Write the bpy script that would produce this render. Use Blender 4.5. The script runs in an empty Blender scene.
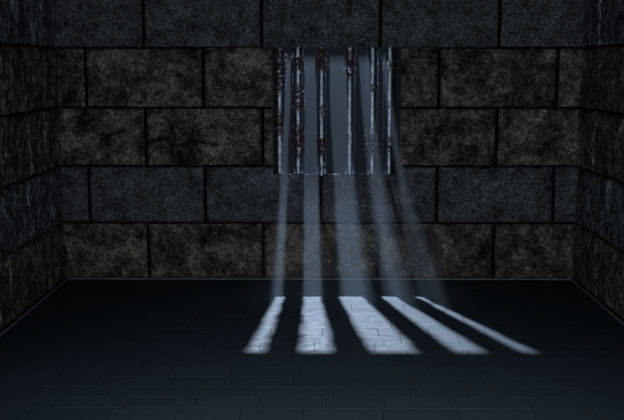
import bpy, bmesh, math, random
from mathutils import Vector, noise

S = bpy.context.scene
C = S.collection
random.seed(7)

# ------------------------------------------------------------------ place
ROWS = [0.0, 0.445, 0.888, 1.339, 1.792, 2.245, 2.70]   # courses of stone, bottom to top
BLK = 0.90            # length of one stone
XL, XR = -2.000, 1.972  # faces of the side walls
YF = -9.2             # wall behind the camera
ZC = 2.70             # ceiling
WX0, WX1 = -0.371, 0.609   # window opening
WZ0, WZ1 = 0.828, 1.800
TH = 0.13             # thickness of the back wall
OUT = (-0.30, 0.541, 0.770, 1.812)   # the opening on the outer face
CAM_D, CAM_H = 7.69, 1.647


def sm(a, b, x):
    t = max(0.0, min(1.0, (x - a) / (b - a)))
    return t * t * (3 - 2 * t)


def link(name, me, mats=()):
    o = bpy.data.objects.new(name, me)
    for m in mats:
        me.materials.append(m)
    C.objects.link(o)
    return o


def tag(o, label=None, cat=None, group=None, kind=None):
    if label: o['label'] = label
    if cat: o['category'] = cat
    if group: o['group'] = group
    if kind: o['kind'] = kind
    return o


# -------------------------------------------------------------- materials
class NT:
    def __init__(s, name):
        s.m = bpy.data.materials.new(name)
        s.m.use_nodes = True
        s.t = s.m.node_tree
        s.t.nodes.clear()
        s.out = s.n('ShaderNodeOutputMaterial')

    def n(s, typ, **kw):
        nd = s.t.nodes.new(typ)
        for k, v in kw.items():
            setattr(nd, k, v)
        return nd

    def l(s, a, b):
        s.t.links.new(a, b)

    def noise(s, vec, scale, detail=6, rough=0.6, dist=0.0):
        nd = s.n('ShaderNodeTexNoise')
        s.l(vec, nd.inputs['Vector'])
        nd.inputs['Scale'].default_value = scale
        nd.inputs['Detail'].default_value = detail
        nd.inputs['Roughness'].default_value = rough
        nd.inputs['Distortion'].default_value = dist
        return nd.outputs['Fac']

    def ramp(s, fac, stops):
        nd = s.n('ShaderNodeValToRGB')
        e = nd.color_ramp.elements
        while len(e) < len(stops):
            e.new(0.5)
        for k, (p, c) in enumerate(stops):
            e[k].position = p
            if not isinstance(c, (tuple, list)):
                c = (c, c, c)
            e[k].color = (*c, 1)
        s.l(fac, nd.inputs['Fac'])
        return nd.outputs['Color']

    def mul(s, a, b, fac=1.0):
        nd = s.n('ShaderNodeMix', data_type='RGBA', blend_type='MULTIPLY')
        nd.inputs['Factor'].default_value = fac
        s.l(a, nd.inputs[6]); s.l(b, nd.inputs[7])
        return nd.outputs[2]

    def mix(s, fac, a, b):
        nd = s.n('ShaderNodeMix', data_type='RGBA', blend_type='MIX')
        s.l(fac, nd.inputs['Factor']); s.l(a, nd.inputs[6]); s.l(b, nd.inputs[7])
        return nd.outputs[2]

    def math(s, op, a, b=None):
        nd = s.n('ShaderNodeMath', operation=op)
        for k, v in enumerate((a, b)):
            if v is None: continue
            if isinstance(v, (int, float)): nd.inputs[k].default_value = v
            else: s.l(v, nd.inputs[k])
        return nd.outputs[0]

    def bsdf(s, col, rough, metal=0.0, bump=None, bstr=0.5, bdist=0.01, spec=0.5):
        b = s.n('ShaderNodeBsdfPrincipled')
        if isinstance(col, tuple): b.inputs['Base Color'].default_value = (*col, 1)
        else: s.l(col, b.inputs['Base Color'])
        if isinstance(rough, (int, float)): b.inputs['Roughness'].default_value = rough
        else: s.l(rough, b.inputs['Roughness'])
        if isinstance(metal, (int, float)): b.inputs['Metallic'].default_value = metal
        else: s.l(metal, b.inputs['Metallic'])
        b.inputs['Specular IOR Level'].default_value = spec
        if bump is not None:
            bp = s.n('ShaderNodeBump')
            bp.inputs['Strength'].default_value = bstr
            bp.inputs['Distance'].default_value = bdist
            s.l(bump, bp.inputs['Height'])
            s.l(bp.outputs['Normal'], b.inputs['Normal'])
        s.l(b.outputs[0], s.out.inputs['Surface'])
        return s.m


def stone(name, lo, mid, hi, blotch=(0.36, 0.62), stretch=(1, 1, 1), bstr=0.9, gr=(0.15, 1.7), crease=False):
    t = NT(name)
    geo = t.n('ShaderNodeTexCoord').outputs['Object']
    att = t.n('ShaderNodeAttribute', attribute_name='block_seed')
    off = t.n('ShaderNodeVectorMath', operation='ADD')
    sc = t.n('ShaderNodeVectorMath', operation='SCALE')
    sc.inputs['Scale'].default_value = 23.0
    t.l(att.outputs['Vector'], sc.inputs[0])
    t.l(geo, off.inputs[0]); t.l(sc.outputs[0], off.inputs[1])
    mp = t.n('ShaderNodeVectorMath', operation='MULTIPLY')
    mp.inputs[1].default_value = stretch
    t.l(off.outputs[0], mp.inputs[0])
    v = mp.outputs[0]
    big = t.noise(v, 5.5, 4, 0.6, 0.4)
    med = t.noise(v, 15, 9, 0.78, 0.5)
    fine = t.noise(v, 46, 6, 0.8, 0.4)
    a = t.math('ADD', t.math('MULTIPLY', big, 0.42), t.math('MULTIPLY', med, 0.58))
    col = t.ramp(a, [(blotch[0], lo), ((blotch[0] + blotch[1]) / 2, mid), (blotch[1], hi)])
    grain = t.ramp(fine, [(0.38, gr[0]), (0.5, 0.95), (0.62, gr[1])])
    col = t.mul(col, grain, 0.9)
    speck = t.noise(v, 95, 3, 0.7)
    col = t.mul(col, t.ramp(speck, [(0.36, 0.35), (0.5, 1.0), (0.64, 1.5)]), 0.9)
    if crease:                                    # split, bark-like face of the side walls, crease shade put into the colour
        m2 = t.n('ShaderNodeVectorMath', operation='MULTIPLY')
        m2.inputs[1].default_value = (1.0, 1.15, 0.75)
        t.l(off.outputs[0], m2.inputs[0])
        for sc_ in (6.5, 11.0):
            cn = t.noise(m2.outputs[0], sc_, 5, 0.6, 0.5)
            cd_ = t.math('ABSOLUTE', t.math('SUBTRACT', cn, 0.5))
            col = t.mul(col, t.ramp(cd_, [(0.0, 0.2), (0.035, 0.85), (0.10, 1.25)]))
            med = t.math('ADD', t.math('MULTIPLY', med, 0.8), cd_)
    shade = t.n('ShaderNodeAttribute', attribute_name='crack_shade').outputs['Fac']
    col = t.mul(col, t.ramp(shade, [(0.0, 1.0), (0.8, 0.18)]))  # shade of the crack depth, painted into the stone colour
    h = t.math('ADD', t.math('MULTIPLY', med, 0.7), t.math('MULTIPLY', fine, 0.45))
    return t.bsdf(col, 0.9, 0.0, h, bstr, 0.02, spec=0.2)


M = {}
M['brown'] = stone('brown_stone', (0.020, 0.018, 0.016), (0.140, 0.129, 0.112), (0.40, 0.368, 0.318), (0.405, 0.595))
M['blue'] = stone('slate_stone', (0.036, 0.040, 0.046), (0.135, 0.149, 0.172), (0.245, 0.268, 0.308), (0.38, 0.62))
M['brown_rough'] = stone('rough_brown_stone', (0.030, 0.028, 0.025), (0.20, 0.185, 0.160), (0.46, 0.37, 0.32), (0.36, 0.62), (1.3, 1.2, 0.45), 1.0, (0.1, 2.0), True)
M['blue_rough'] = stone('rough_slate_stone', (0.050, 0.055, 0.063), (0.20, 0.218, 0.25), (0.40, 0.43, 0.48), (0.34, 0.63), (1.3, 1.2, 0.45), 1.0, (0.1, 1.9), True)

t = NT('mortar')
v = t.n('ShaderNodeTexCoord').outputs['Object']
M['mortar'] = t.bsdf(t.ramp(t.noise(v, 40), [(0.3, 0.004), (0.7, 0.012)]), 0.95, spec=0.1)

t = NT('floor_brick')
v = t.n('ShaderNodeTexCoord').outputs['Object']
att = t.n('ShaderNodeAttribute', attribute_name='block_seed')
sep = t.n('ShaderNodeSeparateXYZ'); t.l(att.outputs['Vector'], sep.inputs[0])
tone = t.ramp(sep.outputs[0], [(0.0, (0.037, 0.053, 0.069)), (0.5, (0.040, 0.057, 0.074)), (1.0, (0.043, 0.061, 0.079))])
wear = t.ramp(t.noise(v, 9, 8, 0.7), [(0.3, 0.86), (0.5, 1.0), (0.7, 1.08)])
col = t.mul(tone, wear, 0.9)
fine = t.noise(v, 60, 5, 0.7)
M['floor'] = t.bsdf(col, t.ramp(t.noise(v, 14, 5), [(0.3, 0.55), (0.7, 0.8)]), 0.0, fine, 0.15, 0.006, spec=0.12)

t = NT('joint_sand')
v = t.n('ShaderNodeTexCoord').outputs['Object']
M['joint'] = t.bsdf(t.ramp(t.noise(v, 30), [(0.3, 0.012), (0.7, 0.024)]), 0.95, spec=0.1)

t = NT('pale_skirting_stone')
v = t.n('ShaderNodeTexCoord').outputs['Object']
M['trim'] = t.bsdf(t.ramp(t.noise(v, 12), [(0.3, (0.13, 0.16, 0.20)), (0.7, (0.24, 0.29, 0.35))]), 0.7)

t = NT('plaster_ceiling')
v = t.n('ShaderNodeTexCoord').outputs['Object']
M['ceiling'] = t.bsdf(t.ramp(t.noise(v, 6), [(0.3, 0.03), (0.7, 0.06)]), 0.9)

t = NT('reveal_stone')
v = t.n('ShaderNodeTexCoord').outputs['Object']
M['reveal'] = t.bsdf(t.ramp(t.noise(v, 18, 8, 0.7), [(0.3, (0.03, 0.034, 0.04)), (0.7, (0.08, 0.09, 0.105))]), 0.9,
                     0.0, t.noise(v, 40, 6), 0.5, 0.01, spec=0.2)

# iron: dark blue-grey metal, rust where the surface has flaked (mesh attribute 'rust')
t = NT('rusted_iron')
v = t.n('ShaderNodeTexCoord').outputs['Object']
att = t.n('ShaderNodeAttribute', attribute_name='rust').outputs['Fac']
n1 = t.noise(v, 55, 6, 0.7, 0.6)
n2 = t.noise(v, 120, 4, 0.7)
r0 = t.math('MULTIPLY', att, t.math('ADD', t.math('MULTIPLY', n1, 4.2), -1.55))
rm = t.ramp(r0, [(0.1, 0.0), (0.4, 1.0)])
metalcol = t.ramp(t.noise(v, 30, 5, 0.65), [(0.3, (0.10, 0.125, 0.16)), (0.5, (0.20, 0.245, 0.305)), (0.7, (0.32, 0.38, 0.46))])
rustcol = t.ramp(n2, [(0.42, (0.008, 0.007, 0.008)), (0.54, (0.075, 0.018, 0.016)), (0.68, (0.26, 0.085, 0.070))])
col = t.mix(rm, metalcol, rustcol)
rough = t.math('ADD', t.math('MULTIPLY', rm, 0.10), 0.25)
metal = t.math('SUBTRACT', 0.95, t.math('MULTIPLY', rm, 0.7))
M['iron'] = t.bsdf(col, rough, metal, n1, 0.5, 0.006)

# ------------------------------------------------------------ stone walls
CRACKS = {  # cracks on the back wall: (x, z) polylines in metres, half width, depth
    'back': [([(0.56, 0.40), (0.60, 0.30), (0.64, 0.17), (0.66, 0.06)], 0.006, 0.02),
             ([(0.52, 0.80), (0.545, 0.68), (0.58, 0.55), (0.60, 0.47)], 0.005, 0.015),
             ([(-1.33, 1.07), (-1.22, 1.10), (-1.10, 1.05), (-0.95, 1.08), (-0.80, 1.05)], 0.008, 0.016),
             ([(-1.18, 1.26), (-1.13, 1.12), (-1.16, 0.99)], 0.007, 0.014),
             ([(-0.98, 1.20), (-1.00, 1.10), (-0.93, 1.00)], 0.006, 0.012),
             ([(-1.80, 1.17), (-1.66, 1.12), (-1.50, 1.16)], 0.007, 0.014)],
    'left': [], 'right': [], 'front': []}


def seg_dist(p, a, b):
    ax, az = a; bx, bz = b
    dx, dz = bx - ax, bz - az
    q = max(0, min(1, ((p[0] - ax) * dx + (p[1] - az) * dz) / (dx * dx + dz * dz)))
    return math.hypot(p[0] - ax - q * dx, p[1] - az - q * dz)


def stone_wall(name, side, u0, u1, place, phase, hole=None, depth=0.028, rough=1.0, step=0.02, sfx=''):
    """courses of dressed stone; place(u, z, h) puts a point h proud of the wall bed.
    phase(row) gives the offset of the upright joints."""
    bm = bmesh.new()
    seed = bm.verts.layers.float_vector.new('block_seed')
    shade = bm.verts.layers.float.new('crack_shade')  # how far painted crack shade darkens each vertex
    gv, gh = (0.0125, 0.0075) if not sfx else (0.012, 0.009)
    for row in range(len(ROWS) - 1):
        blue = row in (1, 4)
        k0 = math.floor((u0 - phase(row)) / BLK) - 1
        for k in range(k0, k0 + int((u1 - u0) / BLK) + 4):
            a = phase(row) + k * BLK + gv
            b = phase(row) + (k + 1) * BLK - gv
            fa, fb = a, b
            a, b = max(a, u0), min(b, u1)
            if b - a < 0.03: continue
            za, zb = ROWS[row] + gh, ROWS[row + 1] - gh
            if hole and row == 4 and b > hole[0] and a < hole[1]: za = hole[3] - 0.006
            if hole and row == 3 and b > hole[0] and a < hole[1]: zb = hole[3] - 0.006 - (0 if b <= hole[0] or a >= hole[1] else 0)
            us = [a + (b - a) * i / max(2, round((b - a) / step)) for i in range(max(2, round((b - a) / step)) + 1)]
            zs = [za + (zb - za) * i / max(2, round((zb - za) / step)) for i in range(max(2, round((zb - za) / step)) + 1)]
            inner = None
            if hole and b > hole[0] and a < hole[1] and zb > hole[2] + 0.01 and za < hole[3] - 0.02:
                inner = hole
                us = sorted(u for u in us if min(abs(u - hole[0]), abs(u - hole[1])) > step * 0.3)
                us = sorted(us + [h for h in hole[:2] if a < h < b])
                zs = [z for z in zs if min(abs(z - hole[2]), abs(z - hole[3])) > step * 0.3]
                zs = sorted(zs + [h for h in hole[2:] if za < h < zb])
            sd = Vector((random.random(), random.random(), random.random()))
            tilt = Vector((random.uniform(-1, 1), random.uniform(-1, 1))) * 0.004
            grid = {}
            for i, u in enumerate(us):
                for j, z in enumerate(zs):
                    e = min(u - a if a == fa else 9, b - u if b == fb else 9, z - za, zb - z)
                    if inner:
                        ex = max(hole[0] - u, u - hole[1]); ez = max(hole[2] - z, z - hole[3])
                        e = min(e, max(ex, ez, 0) + 0.004) if max(ex, ez) >= -1e-6 else e
                    edge = 1 - sm(0, 0.03, e)
                    if inner and max(ex, ez) < 0.031: edge *= 0.3
                    q = Vector((u * 1.0, z, 0)) + sd * 40
                    n_ = noise.fractal(q * 7, 0.9, 2.1, 5) * 0.006 * rough
                    n_ += (noise.noise(q * 3) * 0.006 + abs(noise.noise(q * 14)) * -0.005) * rough
                    if sfx: n_ *= 1 - 0.8 * edge
                    h = depth + n_ + tilt.x * (u - (a + b) / 2) + tilt.y * (z - (za + zb) / 2)
                    cr = 0.0
                    for pl, w, dp in CRACKS[side]:
                        wob = Vector((u, z))
                        wob = (u + noise.noise(q * 22) * 0.012, z + noise.noise(q * 22 + Vector((5, 5, 5))) * 0.012)
                        d = min(seg_dist(wob, pl[i_], pl[i_ + 1]) for i_ in range(len(pl) - 1))
                        if min(p_[0] for p_ in pl) < u + 0.45 and a - 0.02 < sum(p_[0] for p_ in pl) / len(pl) < b + 0.02:
                            cr = max(cr, 1 - sm(w * 0.5, w * 2.4, d))
                            h -= dp * (1 - sm(w * 0.5, w * 2.4, d))
                    h -= edge * 0.012 * (1 + 0.5 * noise.noise(q * 11))
                    ju = noise.noise(q * 9 + Vector((3, 0, 0))) * 0.004 * (1 if (i in (0, len(us) - 1)) else 0)
                    jz = noise.noise(q * 9 + Vector((0, 7, 0))) * 0.003 * (1 if (j in (0, len(zs) - 1)) else 0)
                    if inner: ju = jz = 0
                    vtx = bm.verts.new(place(u + ju, z + jz, h))
                    vtx[seed] = sd; vtx[shade] = cr
                    grid[i, j] = vtx
            faces = []
            for i in range(len(us) - 1):
                for j in range(len(zs) - 1):
                    if inner:
                        cu, cz = (us[i] + us[i + 1]) / 2, (zs[j] + zs[j + 1]) / 2
                        if hole[0] < cu < hole[1] and hole[2] < cz < hole[3]: continue
                    f = bm.faces.new((grid[i, j], grid[i + 1, j], grid[i + 1, j + 1], grid[i, j + 1]))
                    f.material_index = 1 if blue else 0
                    f.smooth = True
                    faces.append(f)
            be = [e for f in faces for e in f.edges if e.is_boundary]
            be = list(dict.fromkeys(be))
            r = bmesh.ops.extrude_edge_only(bm, edges=be)
            back = place(0, 0, -0.006) - place(0, 0, 0)
            nrm = (place(0, 0, 1) - place(0, 0, 0))
            base = place(0, 0, -0.004).dot(nrm)
            for g in r['geom']:
                if isinstance(g, bmesh.types.BMVert):
                    g.co += nrm * (base - g.co.dot(nrm))
                    if inner and hole[0] - .01 < g.co.x < hole[1] + .01 and abs(g.co.z - hole[2]) < .002: g.co.z -= 0.016
                    g[seed] = sd
                elif isinstance(g, bmesh.types.BMFace):
                    g.material_index = 1 if blue else 0
                    g.smooth = False
            loose = [v_ for v_ in grid.values() if not v_.link_faces]
            bmesh.ops.delete(bm, geom=loose, context='VERTS')
    # mortar bed behind the stones, full thickness, with the opening cut through
    us = [u0, u1] if not hole else [u0, hole[0], hole[1], u1]
    zs = [-0.0, ZC] if not hole else [0.0, hole[2] - 0.017, hole[3], ZC]
    ub = us if not hole else [u0, OUT[0], OUT[1], u1]            # the opening is splayed: narrower outside, sloping sill
    zb_ = zs if not hole else [0.0, OUT[2], OUT[3], ZC]
    thick = TH if hole else 0.25
    for i in range(len(us) - 1):
        for j in range(len(zs) - 1):
            if hole and i == 1 and j == 1: continue
            f0 = [place(us[i + p], zs[j + q], 0.0) for p, q in ((0, 0), (1, 0), (1, 1), (0, 1))]
            f1 = [place(ub[i + p], zb_[j + q], -thick + depth) for p, q in ((0, 0), (1, 0), (1, 1), (0, 1))]
            for ff in (f0, f1[::-1]):
                fc = bm.faces.new([bm.verts.new(c) for c in ff]); fc.material_index = 2
    if hole:
        cs = [(hole[0], hole[2] - 0.017), (hole[1], hole[2] - 0.017), (hole[1], hole[3]), (hole[0], hole[3])]
        co = [(OUT[0], OUT[2]), (OUT[1], OUT[2]), (OUT[1], OUT[3]), (OUT[0], OUT[3])]
        for k in range(4):
            (a1, z1), (a2, z2) = cs[k], cs[(k + 1) % 4]
            (b1, y1), (b2, y2) = co[k], co[(k + 1) % 4]
            fc = bm.faces.new([bm.verts.new(c) for c in (place(a1, z1, 0.0), place(a2, z2, 0.0),
                                                         place(b2, y2, -thick + depth), place(b1, y1, -thick + depth))])
            fc.material_index = 3
    for k in range(2):                                            # ends and top
        u = (u0, u1)[k]
        fc = bm.faces.new([bm.verts.new(c) for c in (place(u, 0, 0), place(u, ZC, 0), place(u, ZC, -thick + depth), place(u, 0, -thick + depth))])
        fc.material_index = 2
    bmesh.ops.remove_doubles(bm, verts=[v_ for v_ in bm.verts if all(f.material_index >= 2 for f in v_.link_faces)], dist=1e-5)
    bmesh.ops.recalc_face_normals(bm, faces=bm.faces)
    me = bpy.data.meshes.new(name)
    bm.to_mesh(me); bm.free()
    o = link(name, me, (M['brown' + sfx], M['blue' + sfx], M['mortar'], M['reveal']))
    return tag(o, kind='structure')


DP = 0.028   # stones stand this proud of the mortar; their faces are the nominal wall planes
wb = stone_wall('wall_back', 'back', XL - 0.02, XR + 0.02, lambda u, z, h: Vector((u, DP - h, z)),
                lambda r: 0.45 if r % 2 == 0 else 0.0, hole=(WX0, WX1, WZ0, WZ1), step=0.0165)
wb['label'] = 'back wall of brown and slate stone blocks with the barred opening'
side_phase = lambda r: 0.45 if r % 2 == 0 else 0.0
wl = stone_wall('wall_left', 'left', YF, 0.027, lambda u, z, h: Vector((XL - DP + h, u, z)), side_phase, rough=2.8, step=0.03, sfx='_rough')
wr = stone_wall('wall_right', 'right', YF, 0.027, lambda u, z, h: Vector((XR + DP - h, u, z)), side_phase, rough=2.8, step=0.03, sfx='_rough')
wf = stone_wall('wall_front', 'front', XL - 0.02, XR + 0.02, lambda u, z, h: Vector((u, YF - DP + h, z)), side_phase, step=0.08)
wl['label'] = 'left wall of rough stone blocks'
wr['label'] = 'right wall of rough stone blocks'
wf['label'] = 'wall of stone blocks behind the camera'

# ---------------------------------------------------------------- ceiling
def box_bm(bm, x0, x1, y0, y1, z0, z1, mi=0):
    vs = [bm.verts.new((x, y, z)) for x in (x0, x1) for y in (y0, y1) for z in (z0, z1)]
    for q in ((0, 1, 3, 2), (4, 6, 7, 5), (0, 4, 5, 1), (2, 3, 7, 6), (0, 2, 6, 4), (1, 5, 7, 3)):
        f = bm.faces.new([vs[k] for k in q]); f.material_index = mi
    return vs


bm = bmesh.new()
box_bm(bm, XL - 0.28, XR + 0.28, YF - 0.25, TH, ZC, ZC + 0.2)
me = bpy.data.meshes.new('ceiling'); bm.to_mesh(me); bm.free()
tag(link('ceiling', me, (M['ceiling'],)), 'plain dark ceiling slab', kind='structure')

# ------------------------------------------------------------------ floor
bm = bmesh.new()
seed = bm.verts.layers.float_vector.new('block_seed')
box_bm(bm, XL - 0.28, XR + 0.28, YF - 0.25, TH, -0.2, -0.007, 1)
RW, BL = 0.1665, 0.345
r = 0
y = -0.002
while y > YF:
    off = random.uniform(0, BL)
    x = XL - off
    while x < XR:
        w = BL * random.uniform(0.82, 1.2)
        x0, x1 = max(x, XL) + 0.0015, min(x + w, XR) - 0.0015
        x += w
        if x1 - x0 < 0.03: continue
        y0, y1 = max(y - RW, YF) + 0.0006, y - 0.0006
        sd = Vector((random.random(), random.random(), random.random()))
        dz = [random.uniform(-0.0004, 0.0002) for _ in range(4)]
        c = 0.0006
        cs = ((x0, y0), (x1, y0), (x1, y1), (x0, y1))
        ci = ((x0 + c, y0 + c), (x1 - c, y0 + c), (x1 - c, y1 - c), (x0 + c, y1 - c))
        lo = [bm.verts.new((*p, -0.0075)) for p in cs]
        mi_ = [bm.verts.new((*p, -0.0012)) for p in cs]
        up = [bm.verts.new((*p, d)) for p, d in zip(ci, dz)]
        for vv in lo + mi_ + up: vv[seed] = sd
        bm.faces.new(up)
        for k in range(4):
            bm.faces.new((mi_[k], mi_[(k + 1) % 4], up[(k + 1) % 4], up[k]))
            bm.faces.new((lo[k], lo[(k + 1) % 4], mi_[(k + 1) % 4], mi_[k]))
    y -= RW
    r += 1
me = bpy.data.meshes.new('floor'); bm.to_mesh(me); bm.free()
tag(link('floor', me, (M['floor'], M['joint'])), 'dark blue-grey brick floor', kind='structure')

# ---------------------------------------- thin pale strip along the walls
def strip(name, p0, p1, inward, label):
    prof = [(0, 0), (0.011, 0), (0.011, 0.005), (0.008, 0.009), (0.002, 0.012), (0, 0.012)]
    bm = bmesh.new()
    ends = []
    for p in (p0, p1):
        ends.append([bm.verts.new(Vector(p) + inward * a + Vector((0, 0, z))) for a, z in prof])
    n = len(prof)
    for k in range(n):
        bm.faces.new((ends[0][k], ends[0][(k + 1) % n], ends[1][(k + 1) % n], ends[1][k]))
    bm.faces.new(ends[0]); bm.faces.new(ends[1][::-1])
    bmesh.ops.recalc_face_normals(bm, faces=bm.faces)
    me = bpy.data.meshes.new(name); bm.to_mesh(me); bm.free()
    tag(link(name, me, (M['trim'],)), label, kind='structure')


strip('baseboard_back', (XL, -0.012, 0), (XR, -0.012, 0), Vector((0, -1, 0)), 'thin pale strip at the foot of the back wall')
strip('baseboard_left', (XL + 0.012, YF, 0), (XL + 0.012, -0.012, 0), Vector((1, 0, 0)), 'thin pale strip at the foot of the left wall')
strip('baseboard_right', (XR - 0.012, YF, 0), (XR - 0.012, -0.012, 0), Vector((-1, 0, 0)), 'thin pale strip at the foot of the right wall')

# -------------------------------------------------------------- iron bars
# x, radius, rust/flake bands (z centre, half height, rust, relief)
ZP = lambda py: WZ1 - (py - 46) / 128 * (WZ1 - WZ0)   # height of a mark on a bar
BARS = [
    (-0.3200, 0.051, [(58, 14, .75, 1.), (80, 12, .7, 1.), (121, 15, 1., .5)],
     'leftmost rusted iron bar, flaking at its top and reddish below its middle'),
    (-0.1773, 0.048, [(63, 9, .6, 1.), (96, 14, .6, 1.), (141, 16, 1., .9)],
     'rusted iron bar second from the left, reddish flakes near its foot'),
    (0.0039, 0.047, [(59, 12, .95, 1.), (110, 8, .5, .7), (146, 9, .95, .6), (166, 4, .4, .6)],
     'iron bar third from the left, with a brown flaking patch near its top'),
    (0.2212, 0.047, [(63, 13, 1., .9), (138, 7, .35, .5)],
     'iron bar fourth from the left, red rust only near its top'),
    (0.3954, 0.047, [(85, 5, .35, .7), (144, 12, 1., 1.), (133, 4, .5, .9)],
     'iron bar second from the right, one red-brown flaking lump low down'),
    (0.5280, 0.047, [(66, 7, .5, .9), (105, 4, .4, .5), (144, 7, .5, .9)],
     'rightmost iron bar, mostly bare metal with two small grey flakes'),
]


def bar_mesh(rad, bands, sd):
    bm = bmesh.new()
    lay = bm.verts.layers.float.new('rust')
    nz, na = 150, 28
    z0, z1 = WZ0 - 0.035, WZ1 + 0.008
    rings = []
    for i in range(nz + 1):
        z = z0 + (z1 - z0) * i / nz
        ring = []
        for k in range(na):
            a = 2 * math.pi * k / na
            q = Vector((math.cos(a) * rad, math.sin(a) * rad, z)) + Vector((sd * 3.1, sd * 1.7, 0))
            ru = rl = 0.0
            for pc, hh, ru_, rl_ in bands:
                zc = ZP(pc); h = hh / 128 * (WZ1 - WZ0)
                d = abs(z - zc + noise.noise(q * 16) * 0.03) / h
                wgt = 1 - sm(0.55, 1.25, d)
                ru = max(ru, ru_ * wgt); rl = max(rl, rl_ * wgt)
            flake = noise.noise(Vector((q.x * 38, q.y * 38, q.z * 30)))
            flake = sm(0.0, 0.28, flake) - sm(0.3, 0.5, flake) * 0.6
            R = rad + rl * flake * 0.010 + noise.noise(q * 12) * 0.0008 - ru * 0.001
            vtx = bm.verts.new((math.cos(a) * R, math.sin(a) * R, z))
            vtx[lay] = max(0.0, min(1.0, ru * (0.55 + 0.9 * noise.noise(q * 26 + Vector((9, 0, 0))) + 0.2))) if ru > 0 else 0.0
            ring.append(vtx)
        rings.append(ring)
    for i in range(nz):
        for k in range(na):
            f = bm.faces.new((rings[i][k], rings[i][(k + 1) % na], rings[i + 1][(k + 1) % na], rings[i + 1][k]))
            f.smooth = True
    bm.faces.new(rings[0][::-1]); bm.faces.new(rings[-1])
    me = bpy.data.meshes.new('iron_bar')
    bm.to_mesh(me); bm.free()
    return me


for k, (x, rad, bands, label) in enumerate(BARS):
    o = link('iron_bar', bar_mesh(rad, bands, k + 1.0), (M['iron'],))
    o.location = (x, 0.075, 0)
    tag(o, label, 'window bar', 'iron bars of the cell window')

# ------------------------------------------------------------------- haze
# drifting haze that slides in past the bars, down the wall and out over the floor
LX, LY, LZ = -0.14, 1.74, 3.17      # the yard light outside
d_low = lambda z: max(0.0, (WZ0 - z) * LY / (LZ - WZ0))
SHEET = [(0.0, 0.63, 1.08), (0.2, 0.49, 0.90), (0.45, 0.35, 0.67), (0.65, 0.30, 0.50), (0.83, 0.25, 0.355),
         (1.1, 0.14, 0.225), (1.4, 0.03, 0.105), (1.6, -0.02, 0.06), (1.8, -0.06, 0.03)]
def sheet(z):
    for (za, p, q), (zb, r, s_) in zip(SHEET, SHEET[1:]):
        if z <= zb:
            k = (z - za) / (zb - za)
            return p + (r - p) * k, q + (s_ - q) * k
    return SHEET[-1][1:]
bm = bmesh.new()
rings = []
N = 40
for i in range(N + 1):
    z = 0.012 + (WZ1 - 0.004 - 0.012) * i / N
    d0, d1 = sheet(z)
    k = (LY + d1) / (LY - 0.075)
    k0 = (LY + d0) / (LY - 0.075)
    xa = LX + (WX0 - LX) * k; xb = LX + (WX1 - LX) * k
    xa0 = LX + (WX0 - LX) * k0; xb0 = LX + (WX1 - LX) * k0
    if d0 < 0.0: xa0, xb0 = max(xa0, WX0 + 0.004), min(xb0, WX1 - 0.004)
    if d0 < -0.02: xa0, xb0 = OUT[0], OUT[1]
    ring = [bm.verts.new(c) for c in ((xa0, -d0, z), (xb0, -d0, z), (xb, -d1, z), (xa, -d1, z))]
    rings.append(ring)
for i in range(N):
    for k in range(4):
        bm.faces.new((rings[i][k], rings[i][(k + 1) % 4], rings[i + 1][(k + 1) % 4], rings[i + 1][k]))
bm.faces.new(rings[0][::-1]); bm.faces.new(rings[-1])
bmesh.ops.recalc_face_normals(bm, faces=bm.faces)
me = bpy.data.meshes.new('haze'); bm.to_mesh(me); bm.free()
t = NT('haze_volume')
vs = t.n('ShaderNodeVolumeScatter')
vs.inputs['Color'].default_value = (0.68, 0.85, 1.0, 1)
vs.inputs['Density'].default_value = 0.16
vs.inputs['Anisotropy'].default_value = 0.15
t.l(vs.outputs[0], t.out.inputs['Volume'])
hz = link('haze', me, (t.m,))
tag(hz, 'pale blue haze drifting through the window bars down to the floor', 'haze', kind='stuff')

# ----------------------------------------------------------------- lights
def lamp(name, typ, loc, target, energy, col, **kw):
    d = bpy.data.lights.new(name, typ)
    d.energy = energy; d.color = col
    for k, v in kw.items(): setattr(d, k, v)
    o = bpy.data.objects.new(name, d); C.objects.link(o)
    o.location = loc
    o.rotation_euler = (Vector(target) - Vector(loc)).to_track_quat('-Z', 'Y').to_euler()
    return o


lamp('yard_light', 'SPOT', (LX, LY, LZ), (0.1, 0.0, 1.25), 3700, (0.72, 0.83, 1.0),
     spot_size=math.radians(75), spot_blend=0.1, shadow_soft_size=0.034)
lamp('ceiling_lamp', 'AREA', (0.0, -6.0, 2.6), (0.05, -4.5, 0.0), 23, (0.74, 0.90, 1.0),
     shape='DISK', size=0.4, spread=math.radians(76))
lamp('rear_fill_light', 'AREA', (0.0, -9.1, 1.0), (0.0, 0.0, 0.7), 29, (0.94, 0.965, 1.0),
     shape='RECTANGLE', size=1.0, size_y=1.9, spread=math.radians(110))  # unseen panel added behind the camera for bar highlights and wall fill

w = bpy.data.worlds.new('night'); S.world = w
w.use_nodes = True
bg = w.node_tree.nodes['Background']
bg.inputs['Color'].default_value = (0.30, 0.42, 0.58, 1)
bg.inputs['Strength'].default_value = 0.02

# ----------------------------------------------------------------- camera
cd = bpy.data.cameras.new('camera'); cam = bpy.data.objects.new('camera', cd); C.objects.link(cam)
cd.sensor_width = 36; cd.lens = 1000 * 36 / 624
cam.location = (0, -CAM_D, CAM_H)
cam.rotation_euler = (math.radians(90) - math.atan(143 / 1000), 0, math.atan(9 / 1000))
cd.clip_start = 0.05
S.camera = cam

vw = S.view_settings
S.display_settings.display_device = 'sRGB'
vw.view_transform = 'Standard'
vw.look = 'None'
vw.exposure = 0.0; vw.gamma = 1.0; vw.use_curve_mapping = False
S.cycles.use_denoising = True
S.cycles.filter_width = 1.05
S.cycles.max_bounces = 6
S.cycles.volume_bounces = 1
